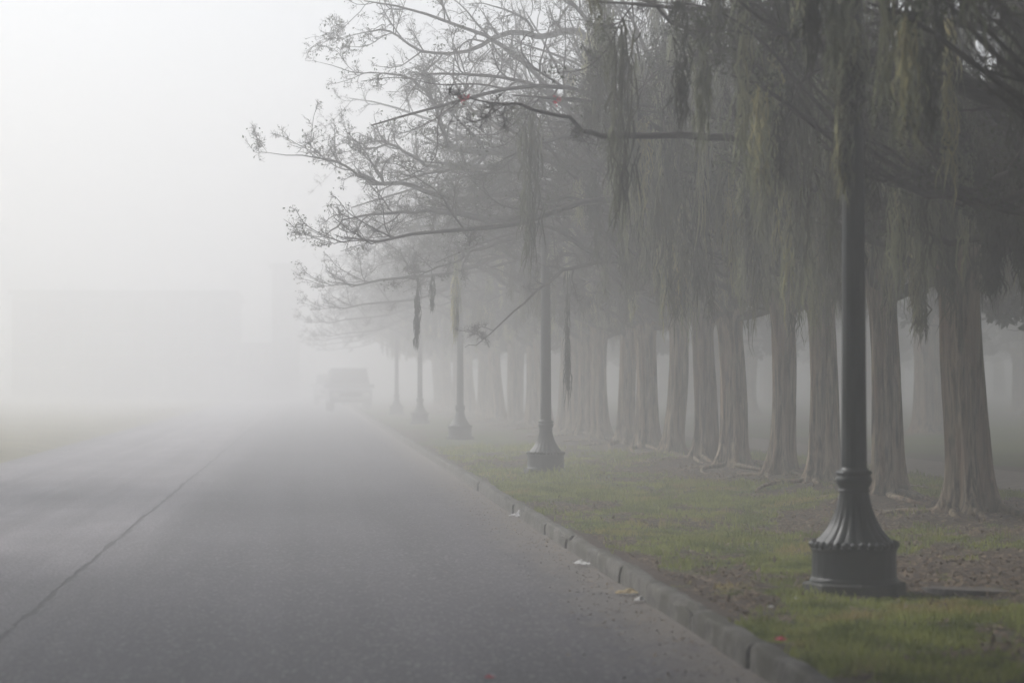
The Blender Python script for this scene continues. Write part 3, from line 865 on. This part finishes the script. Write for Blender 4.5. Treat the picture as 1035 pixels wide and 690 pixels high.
V_shade = make_variant(500, reach_road=6, reach_park=6, top=6, z0=2.75, r=0.3, moss_n=10, moss_x=-9, leaf=(22, 0.15), leafmat='oakleaf', moss_mat='darkmoss', dens=0.8)  # broad oak, added out of view around the camera to darken the near air
V_high_shade = make_variant(510, reach_road=8, reach_park=8, top=5.5, z0=4.7, r=0.32, moss_n=2, moss_x=-9, moss_len=(0.1, 0.2), leaf=(70, 0.2), leafmat='oakleaf', moss_mat='darkmoss', dens=0.8, lo=4.9)  # high dense crown, added above the frame to block light over the near road
for i, (x, y) in enumerate([(-6.5, 15.3), (-6.2, 8.5), (-6.3, 1.5), (-6.4, -6), (8.0, 15.6), (8.1, 9.2), (8.0, 2.3), (8.2, -6), (-13.5, 15), (-14, 6), (-14, -4), (-21, 14), (-22, 4), (-6.2, -15), (8.3, -15), (-30, 10), (16, 10)]):
    place_tree('added_shade_oak', V_high_shade, x, y, 'tall dense oak added out of view over the near road to shade it', 'tree', 'unseen tall oaks added to shade the near part of the road', rz=i * 1.3, s=1.08, z=-0.02)
for i, (x, y, sc_) in enumerate([(-7, -22, 1.5), (-10.9, 14, 1.3), (-12.2, 24, 1.3), (-14.2, 36, 1.3), (-19, 5, 1.3), (-20, 16, 1.3), (-22, 28, 1.3), (-25, 41, 1.3), (-30, 10, 1.3), (-32, 24, 1.3), (-18, -8, 1.4), (-1, -14, 1.5), (-4, -28, 1.5), (8, -22, 1.4), (-20, -22, 1.4), (16, -8, 1.4), (15, 6, 1.3)]):
    place_tree('added_shade_oak', V_shade, x, y, 'broad leafy oak added out of view beside and behind the viewer for shade', 'tree', 'unseen broad oaks added to shade the near part of the road', rz=i * 1.1, s=sc_, z=-0.02)
rw = np.random.RandomState(77)
for iy in range(15):
    for ix in range(6):
        x = 15.0 + ix * 8.5 + rw.uniform(-2, 2) + (iy % 2) * 4; y = 22 + iy * 10.5 + rw.uniform(-2.5, 2.5)
        q = 312 + x / y * FPX
        if min((x - a) ** 2 + (y - b) ** 2 for a, b, *_ in park) < 30: continue
        if 905 < q < 1000 and y < 75: continue                      # the open gap in which one dark trunk shows
        place_tree('park_tree', V_wood[(ix + iy) % 2], x, y, 'one of the dark park trees massed in the fog behind the mossy row', 'tree', 'trees massed in the park behind the row', rz=rw.uniform(0, 6.28), s=rw.uniform(1.05, 1.25))

# --- long limbs of particular trees (each a real limb with its own side branches)
def hero_limb(tree, pts, r0, seed, per=(9, 9, 8), dens=1.0, leaf=0.45, lsz=0.045, ztop=2.5, sidescale=0.5, red=None):
    """pts: (px, py, depth) converted to metres in the tree's space"""
    rs = np.random.RandomState(seed)
    loc = np.array(tree.location)
    Q = np.array([list(at_y(a, b, c)) for a, b, c in pts])
    # resample smoothly (Catmull-Rom)
    t = np.linspace(0, len(Q) - 1, 34); out = []
    for u in t:
        i = min(int(u), len(Q) - 2); f = u - i
        p0, p1, p2, p3 = Q[max(i - 1, 0)], Q[i], Q[i + 1], Q[min(i + 2, len(Q) - 1)]
        out.append(0.5 * ((2 * p1) + (-p0 + p2) * f + (2 * p0 - 5 * p1 + 4 * p2 - p3) * f * f + (-p0 + 3 * p1 - 3 * p2 + p3) * f ** 3))
    P = np.array(out); P[1:-1] += rs.normal(0, 0.012, (len(P) - 2, 3))
    P = (P - loc)[None]
    L = np.array([np.linalg.norm(np.diff(P[0], axis=0), axis=1).sum() * sidescale])
    R1 = taper(np.array([r0]), P.shape[1], 0.0025, 1.05)
    bt = branch_system(rs, P, R1, L, (per[0] * 2, per[1], per[2]), dens=dens)
    o = mobj('limb', tubes_mesh('limb', bt, M['limb']), tree)
    V, F = leaves_from(rs, bt, leaf, lsz)
    if len(V): mobj('foliage', mesh_np('foliage', V, F, M['leaf'], False), o)
    return o

T = row_objs
Y5, Y4, Y2 = trees[4][1], trees[3][1], trees[1][1]
def path(pts, y0, y1):
    n = len(pts); return [(a, b, y0 + (y1 - y0) * (i / (n - 1)) ** 0.8) for i, (a, b) in enumerate(pts)]
hero_limb(T[4], path([(740, 305), (715, 250), (670, 208), (615, 194), (563, 191), (525, 195), (483, 198), (459, 202), (435, 195), (407, 186), (377, 186), (362, 177), (348, 167), (327, 160), (292, 157), (261, 153)], Y5, Y5 - 2.5), 0.075, 1, sidescale=0.45, dens=1.6)
hero_limb(T[4], path([(740, 300), (712, 235), (660, 180), (610, 165), (563, 162), (536, 157), (511, 155), (483, 153), (463, 151), (452, 143), (445, 122), (438, 104), (424, 87), (407, 77), (379, 75), (355, 73), (318, 62)], Y5, Y5 - 1.0), 0.085, 2, sidescale=0.45, dens=1.5)
hero_limb(T[5], path([(713, 305), (690, 240), (640, 190), (560, 170), (500, 168), (449, 171), (414, 157), (393, 146), (372, 150), (345, 140)], trees[5][1], trees[5][1] - 2), 0.075, 3, sidescale=0.45, dens=1.5)
hero_limb(T[5], path([(713, 300), (700, 200), (640, 90), (584, 33), (550, 38), (522, 33), (497, 40), (470, 52), (424, 52), (393, 31), (369, 33), (341, 40)], trees[5][1], trees[5][1] - 3), 0.075, 4, sidescale=0.45, dens=1.5)
hero_limb(near_objs[0], path([(1085, 250), (1010, 170), (910, 120), (850, 108), (826, 112), (800, 130), (778, 142), (744, 139), (703, 139), (639, 136), (613, 138), (590, 130), (564, 116), (529, 109), (500, 104), (470, 98), (445, 94)], 19.6, 19.0), 0.06, 5, dens=0.6, sidescale=0.4, lsz=0.03, leaf=0.3)
hero_limb(near_objs[0], path([(1085, 240), (1010, 130), (900, 80), (850, 68), (800, 64), (761, 55), (729, 51), (709, 41), (674, 17), (645, -5), (600, -40)], 19.6, 18.6), 0.07, 6, dens=0.8, sidescale=0.28, lsz=0.03)
hero_limb(near_objs[1], path([(1238, 230), (1050, 120), (920, 70), (880, 58), (845, 52), (816, 44), (793, 29), (773, 9), (740, -30)], 16.3, 16.8), 0.075, 7, dens=0.8, sidescale=0.28, lsz=0.03)
hero_limb(T[3], path([(789, 300), (760, 265), (720, 262), (680, 268), (630, 264), (600, 266), (572, 273), (546, 293), (517, 318), (490, 342), (470, 351)], Y4, Y4 + 0.5), 0.055, 8, dens=1.0, sidescale=0.4, leaf=0.05)
hero_limb(T[4], path([(740, 300), (690, 250), (620, 226), (570, 228), (534, 236), (497, 247), (475, 254), (465, 263), (439, 271), (421, 281), (405, 284)], Y5, Y5 - 0.5), 0.06, 9, dens=0.8, sidescale=0.4)
hero_limb(T[3], path([(789, 300), (740, 240), (650, 215), (560, 216), (500, 222), (460, 216), (420, 215), (385, 216), (352, 222), (330, 236), (318, 242)], Y4, Y4 - 0.5), 0.055, 10, dens=0.9, sidescale=0.4)
hero_limb(T[2], path([(832, 300), (800, 200), (744, 136), (723, 116), (703, 112), (674, 112), (645, 116), (610, 104), (570, 92)], trees[2][1], trees[2][1] - 2), 0.05, 11, dens=0.7, sidescale=0.35)

# --- single moss hanks that stand out
def hank(px, py0, py1, y, width_px, label, material='darkmoss', n=260, seed=1, parts=3, w=0.006, curl=1.0):
    rs = np.random.RandomState(seed)
    top = at_y(px, py0, y); L = (py1 - py0) * y / FPX; wd = width_px * y / FPX / 2
    A = []; LL = []; RR = []
    for k in range(parts):
        f = k / parts
        A.append([rs.normal(0, wd * 0.3), rs.normal(0, wd * 0.3), -L * f * 0.8]); LL.append(L * (1 - f * 0.8)); RR.append(wd * (1 - 0.35 * f))
    me = moss_mesh(rs, np.array(A), np.array(LL), n // parts, np.array(RR), w=w, k=6, curl=curl, name='moss_hank', material=M[material])
    o = mobj('moss_hank', me); o.location = top
    tag(o, label, 'moss', 'hanks of hanging moss that stand out')
hank(421, 279, 350, Y5 - 0.6, 5, 'dark narrow hank of moss hanging alone over the kerb, leftmost of all', seed=1, n=170, curl=0.45)
hank(438, 272, 312, Y5 - 0.5, 5, 'short thin wisp of moss just right of the leftmost dark hank', seed=2, n=90, curl=0.45)
hank(460, 252, 345, Y5 + 1.5, 9, 'long grey hank of moss hanging in front of the third lamp post', 'moss', seed=3, n=260, curl=0.5)
hank(574, 272, 405, Y4 + 0.5, 6, 'wispy twisted hank of moss hanging right of the second lamp base', seed=4, n=150, curl=0.6)
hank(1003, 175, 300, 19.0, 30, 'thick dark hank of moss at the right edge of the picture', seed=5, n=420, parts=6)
hank(688, 205, 330, 26.0, 18, 'long olive yellow hank of moss in the middle of the moss curtain', 'moss', seed=6, n=300)
hank(632, 130, 215, 26.0, 22, 'pale broad hank of moss below the sinuous dark branch', 'moss', seed=7, n=300)
hank(826, 190, 340, 24.0, 10, 'yellowish strip of moss hanging close left of the nearest lamp post', 'moss', seed=8, n=220)
hank(851, 40, 196, 14.7, 15, 'soft clump of moss hanging in front of the nearest lamp post', 'moss', seed=12, n=260, parts=8, curl=0.6)
hank(858, -30, 120, 14.4, 34, 'broad dim curtain of moss hiding the top of the nearest lamp post', 'moss', seed=13, n=420, parts=7)
hank(770, 140, 300, 25.5, 18, 'grey hank of moss hanging between the nearest lamp post and the picture centre', 'moss', seed=14, n=300, parts=6)
hank(930, 190, 345, 21.5, 22, 'olive hank of moss hanging just left of the rightmost full trunk', 'moss', seed=15, n=300, parts=6)
hank(600, 150, 225, 28.0, 14, 'dark hank of moss left of the pale broad one below the sinuous branch', seed=16, n=220)

# ------------------------------------------------------------------ small litter
def crumple(name, px, py, z, w, d, h, material, label, cat, seed):
    rs = np.random.RandomState(seed); p = at_z(px, py, z)
    n = 9; xs = np.linspace(-.5, .5, n); X, Y = np.meshgrid(xs, xs)
    m = np.clip(1 - (np.abs(X) * 1.8) ** 4, 0, 1)
    Z = (fbm(X * 5 + seed, Y * 5, seed, 3)) * h * 1.4 * np.clip(1.2 - 2 * np.maximum(abs(X), abs(Y)), 0, 1) + rs.uniform(0, h * .2, X.shape)
    Xj = X * w + rs.normal(0, w * .03, X.shape); Yj = Y * d + rs.normal(0, d * .03, X.shape)
    ca, sa = math.cos(seed), math.sin(seed)
    V = np.stack([Xj * ca - Yj * sa, Xj * sa + Yj * ca, Z + 0.003], -1).reshape(-1, 3)
    V2 = V.copy(); V2[:, 2] -= 0.0015
    i = (np.arange(n - 1)[None, :] + np.arange(n - 1)[:, None] * n)
    F = np.stack([i, i + 1, i + 1 + n, i + n], -1).reshape(-2, 4)
    me = mesh_np(name, np.concatenate([V, V2]), np.concatenate([F, F[:, ::-1] + n * n]), material, False)
    o = mobj(name, me); o.location = p
    tag(o, label, cat)
crumple('paper_scrap', 525, 522, 0.0, .26, .16, .07, M['paper'], 'crumpled white paper scrap in the gutter, farther from the viewer', 'litter', 1)
crumple('paper_scrap', 589, 571, 0.0, .12, .1, .05, M['paper'], 'small white scrap in the gutter halfway along the kerb', 'litter', 2)
crumple('dead_leaf', 634, 600, 0.0, .17, .1, .04, M['straw'], 'straw coloured dead leaf lying against the kerb', 'leaf', 3)
crumple('paper_scrap', 646, 607, 0.0, .08, .06, .03, M['paper'], 'tiny pale scrap beside the straw coloured leaf', 'litter', 4)
crumple('red_petal', 789, 647, 0.14, .06, .05, .02, M['red'], 'red petal lying on the grass behind the kerb', 'petal', 5)
crumple('red_petal', 495, 685, 0.0, .05, .04, .015, M['red'], 'red petal lying on the asphalt at the bottom edge', 'petal', 6)
crumple('paper_scrap', 804, 606, 0.14, .035, .03, .02, M['paper'], 'small white speck of litter on grass left of the lamp base', 'litter', 7)
crumple('paper_scrap', 779, 614, 0.14, .025, .03, .02, M['paper'], 'tiny white fleck on grass nearer the kerb, left of the lamp base', 'litter', 8)

def slab():
    p = at_z(985, 598, 0.14)
    mb = MB(); mb.box(-.26, .26, -.2, .2, -.08, .0)
    o = mb.build('stone_slab', M['slab'], None, False); o.location = (p.x, p.y + 0.1, 0.15); o.rotation_euler = (0, R(2), R(8))
    bv = o.modifiers.new('bevel', 'BEVEL'); bv.width = 0.012; bv.segments = 2
    tag(o, 'low dark slab sunk in the bare dirt right of the nearest lamp', 'slab')
slab()

# red blossoms among the twigs
def red_cluster(px, py, y, label, s, seed):
    rs = np.random.RandomState(seed); P = rs.normal(0, s * .35, (14, 3)); V, F = leaf_quads(P, s, rs)
    o = mobj('blossom', mesh_np('blossom', V, F, M['red'], False)); o.location = at_y(px, py, y)
    tag(o, label, 'blossom')
red_cluster(470, 100, 19.0, 'small red blossom on the tip of the sinuous dark branch', 0.05, 1)
red_cluster(564, 101, 19.1, 'dull pink blossom above the sinuous dark branch', 0.04, 2)

# ------------------------------------------------------------------ parked vehicles
def vehicle(loc, rz, w, h, L, paint, label, cat, name):
    root = empty(name, loc, rz)
    tag(root, label, cat)
    # profile along y (front at -y), seen from the side; extruded with tumblehome
    hh = h
    prof = [(-L/2, .42), (-L/2 + .02, .8), (-L/2 + .12, 1.02), (-L/2 + 1.15, 1.13), (-L/2 + 1.75, hh - .06), (-L/2 + 2.2, hh), (L/2 - .9, hh), (L/2 - .25, hh - .08), (L/2 - .04, 1.15), (L/2, .8), (L/2, .42)]
    lv = [(.90, .0), (1.0, .25), (1.0, .6), (.985, .75), (.82, 1.0)]
    mb = MB(); n = len(prof)
    def half(z): 
        if z < 1.1: return w / 2 * (0.97 + 0.03 * min(1, (z - .3) / .4))
        return w / 2 * (1 - 0.17 * (z - 1.1) / (hh - 1.1))
    V = []
    for s in (-1, 1):
        for (y, z) in prof: V.append((s * half(z), y, z))
    # beltline split side faces
    F4 = [(i, i + 1, n + i + 1, n + i) for i in range(n - 1)] + [(n - 1, 0, n, 2 * n - 1)]
    mb.add(V, F4)
    for s, off in ((-1, 0), (1, n)):
        idx = [off + i for i in range(n)]
        c = [(s * w / 2, 0, 0.85)]
        W = [V[i] for i in idx] + c
        mb.add(W, [(i, (i + 1) % n, n) for i in range(n)])
    body = mb.build('body', paint, root, False)
    bv = body.modifiers.new('bevel', 'BEVEL'); bv.width = 0.05; bv.segments = 2
    def panel(nm, pts, m_, par=root, th=0.012):
        p = [Vector(q) for q in pts]; nrm = (p[1] - p[0]).cross(p[2] - p[0]).normalized()
        b2 = MB(); k = len(p)
        VV = [tuple(q + nrm * th) for q in p] + [tuple(q - nrm * th) for q in p]
        b2.add(VV, [(0, 1, 2, 3), (7, 6, 5, 4)] + [(i, i + 4, (i + 1) % 4 + 4, (i + 1) % 4) for i in range(4)])
        return b2.build(nm, m_, par, False)
    z0, z1 = 1.16, hh - .12
    yf0, yf1 = -L/2 + 1.22, -L/2 + 1.70
    panel('windscreen', [(-half(z0) + .1, yf0 - .02, z0), (half(z0) - .1, yf0 - .02, z0), (half(z1) - .08, yf1 - .02, z1), (-half(z1) + .08, yf1 - .02, z1)], M['carglass'])
    panel('rear_window', [(-half(z0) + .12, L/2 - .05, z0 + .05), (half(z0) - .12, L/2 - .05, z0 + .05), (half(z1) - .1, L/2 - .22, z1), (-half(z1) + .1, L/2 - .22, z1)], M['carglass'], th=.02)
    for s in (-1, 1):
        for (a, b_) in ((-L/2 + 1.85, -.05), (.05, L/2 - 1.3), (L/2 - 1.2, L/2 - .45)):
            panel('side_window', [(s * (half(z0) + .004), a, z0), (s * (half(z0) + .004), b_, z0), (s * (half(z1) + .004), b_, z1), (s * (half(z1) + .004), a + .1, z1)], M['carglass'])
        for y in (-L/2 + .85, L/2 - .85):
            wh = MB(); V2 = []
            q = MB(); q.lathe([(.2, -.12), (.33, -.12), (.36, -.08), (.36, .08), (.33, .12), (.2, .12)], 24)
            me = q.mesh('wheel', M['tyre']); o = mobj('wheel', me, root); o.location = (s * (w/2 - .13), y, .36); o.rotation_euler = (0, math.pi/2, 0)
            q = MB(); q.lathe([(.22, -.124), (.2, -.13), (.05, -.11), (.05, .11), (.2, .13), (.22, .124)], 16); q.build('rim', M['chrome'], o)
        q = MB(); q.box(s * w/2 - s * .42 if s > 0 else -w/2 + .12, s * w/2 - s * .12 if s > 0 else -w/2 + .42, -L/2 - .02, -L/2 + .1, .72, .92); q.build('headlight', M['lamp_lens'], root, False)
        q = MB(); q.box(*(sorted((s * (w/2 - .2), s * (w/2 - .03)))), L/2 - .08, L/2 + .02, .8, 1.12); q.build('tail_light', M['red'], root, False)
        q = MB(); q.box(*(sorted((s * w/2, s * (w/2 + .2)))), -L/2 + 1.6, -L/2 + 1.72, 1.12, 1.3); q.build('mirror', paint, root, False)
    q = MB(); q.box(-.5, .5, -L/2 - .025, -L/2 + .05, .7, .92); q.build('grille', M['tyre'], root, False)
    q = MB(); q.box(-w/2 + .04, w/2 - .04, -L/2 - .1, -L/2 + .06, .42, .62); q.build('bumper', M['chrome'], root, False)
    q = MB(); q.box(-w/2 + .04, w/2 - .04, L/2 - .06, L/2 + .1, .42, .62); q.build('bumper', M['chrome'], root, False)
p = at_z(352, 415, 0.0)
vehicle((p.x, p.y, 0.0), R(2), 2.05, 2.1, 4.9, M['carpaint'], 'boxy vehicle on the road ahead, a dim grey block in the fog', 'car', 'parked_car')
p = at_z(334, 409, 0.0)
vehicle((p.x, p.y, 0.0), R(-2), 1.9, 1.9, 4.7, M['carpaint2'], 'paler vehicle behind and left of the grey boxy one, nearly lost in fog', 'car', 'parked_car')

# ------------------------------------------------------------------ buildings in the fog
def building(name, px0, px1, pytop, y, depth, label, storeys, bays, roof=True, mat_='brick'):
    a = at_y(px0, pytop, y); b = at_y(px1, pytop, y); w = b.x - a.x; h = a.z
    root = empty(name, ((a.x + b.x) / 2, y, 0.0)); tag(root, label, 'building')
    q = MB(); q.box(-w/2, w/2, 0, depth, -.1, h - .35); q.build('wall', M[mat_], root, False)
    q = MB(); q.box(-w/2 - .25, w/2 + .25, -.25, depth + .25, h - .352, h); q.build('roof', M['roof'], root, False)
    fh = (h - .6) / storeys
    for s in range(storeys):
        for k in range(bays):
            cx = -w/2 + (k + .5) * w / bays; ww = min(1.2, w / bays * .5); z0 = s * fh + .9; z1 = min(z0 + 1.5, (s + 1) * fh - .1)
            if s == 0 and k == bays // 2:
                q = MB(); q.box(cx - .55, cx + .55, -.06, .02, 0.05, 2.2); q.build('door', M['roof'], root, False); continue
            q = MB(); f = .08
            q.box(cx - ww/2 - f, cx - ww/2, -.06, .02, z0 - f, z1 + f); q.box(cx + ww/2, cx + ww/2 + f, -.06, .02, z0 - f, z1 + f)
            q.box(cx - ww/2, cx + ww/2, -.058, .02, z1, z1 + f); q.box(cx - ww/2, cx + ww/2, -.058, .02, z0 - f, z0)
            wo = q.build('window', M['wframe'], root, False)
            q = MB(); q.box(cx - ww/2, cx + ww/2, -.02, .015, z0, z1); q.build('pane', M['carglass'], wo, False)
    return root
building('brick_building', 12, 237, 293, 186, 20, 'long flat roofed building, a faint block in the fog at left', 3, 7)
building('brick_building', 237.5, 300, 346, 187, 12, 'low wing joining the long building to the tower, faint in fog', 2, 4)
building('tower', 275, 303, 266, 184, 2.4, 'narrow tower, faint upright shape in the fog over the road end', 4, 1)

# ------------------------------------------------------------------ haze
def haze():
    mb = MB(); mb.box(-520, 520, -70, 720, -1.3, 19.0)
    m = bpy.data.materials.new('haze'); m.use_nodes = True; nt = m.node_tree
    nt.nodes.remove(nt.nodes['Principled BSDF'])
    v = nt.nodes.new('ShaderNodeVolumePrincipled')
    v.inputs['Color'].default_value = (0.97, 0.97, 0.97, 1)
    v.inputs['Density'].default_value = 0.0192
    v.inputs['Anisotropy'].default_value = 0.52
    nt.links.new(v.outputs[0], nt.nodes['Material Output'].inputs['Volume'])
    o = mb.build('haze', m, None, False)
    tag(o, 'thick pale morning fog filling the whole place', 'fog', kind='stuff')
haze()

# ------------------------------------------------------------------ light
SUN_EL, SUN_AZ = R(38), R(-55)      # azimuth from +Y, negative = left
w = bpy.data.worlds.new('World'); sc.world = w; w.use_nodes = True
nt = w.node_tree; bg = nt.nodes['Background']
sky = nt.nodes.new('ShaderNodeTexSky'); sky.sky_type = 'NISHITA'; sky.sun_disc = False
sky.sun_elevation = SUN_EL; sky.sun_rotation = SUN_AZ
sky.air_density = 1.0; sky.dust_density = 2.0; sky.ozone_density = 0.6
hsv = nt.nodes.new('ShaderNodeHueSaturation'); hsv.inputs['Saturation'].default_value = 0.4
nt.links.new(sky.outputs[0], hsv.inputs['Color']); nt.links.new(hsv.outputs[0], bg.inputs[0])
bg.inputs[1].default_value = 0.08
sun = bpy.data.lights.new('sun', 'SUN'); sun.energy = 1.5; sun.angle = R(14); sun.color = (1.0, 0.975, 0.95)
so = bpy.data.objects.new('sun', sun); link(so)
sd = Vector((math.sin(SUN_AZ) * math.cos(SUN_EL), math.cos(SUN_AZ) * math.cos(SUN_EL), math.sin(SUN_EL)))
so.rotation_euler = sd.to_track_quat('Z', 'Y').to_euler()
so.location = (-20, 20, 40)

# ------------------------------------------------------------------ camera
cam = bpy.data.cameras.new('camera'); cam.lens = FOCAL; cam.sensor_width = 36; cam.sensor_fit = 'HORIZONTAL'
cam.clip_start = 0.1; cam.clip_end = 3000
cam.dof.use_dof = True; cam.dof.focus_distance = 30.0; cam.dof.aperture_fstop = 2.4
co = bpy.data.objects.new('camera', cam); link(co); co.location = CAM; co.rotation_euler = (math.pi / 2 + PITCH, 0, -YAW)
sc.camera = co

sc.render.engine = 'CYCLES'
c = sc.cycles
c.use_denoising = True
c.max_bounces = 8; c.diffuse_bounces = 3; c.glossy_bounces = 2; c.transmission_bounces = 4; c.transparent_max_bounces = 8
c.volume_bounces = 3
c.use_adaptive_sampling = True; c.adaptive_threshold = 0.02
c.sample_clamp_indirect = 4.0
vs = sc.view_settings
vs.view_transform = 'Standard'; vs.look = 'None'; vs.gamma = 1.0; vs.exposure = 1.48
try: vs.use_curve_mapping = False
except Exception: pass
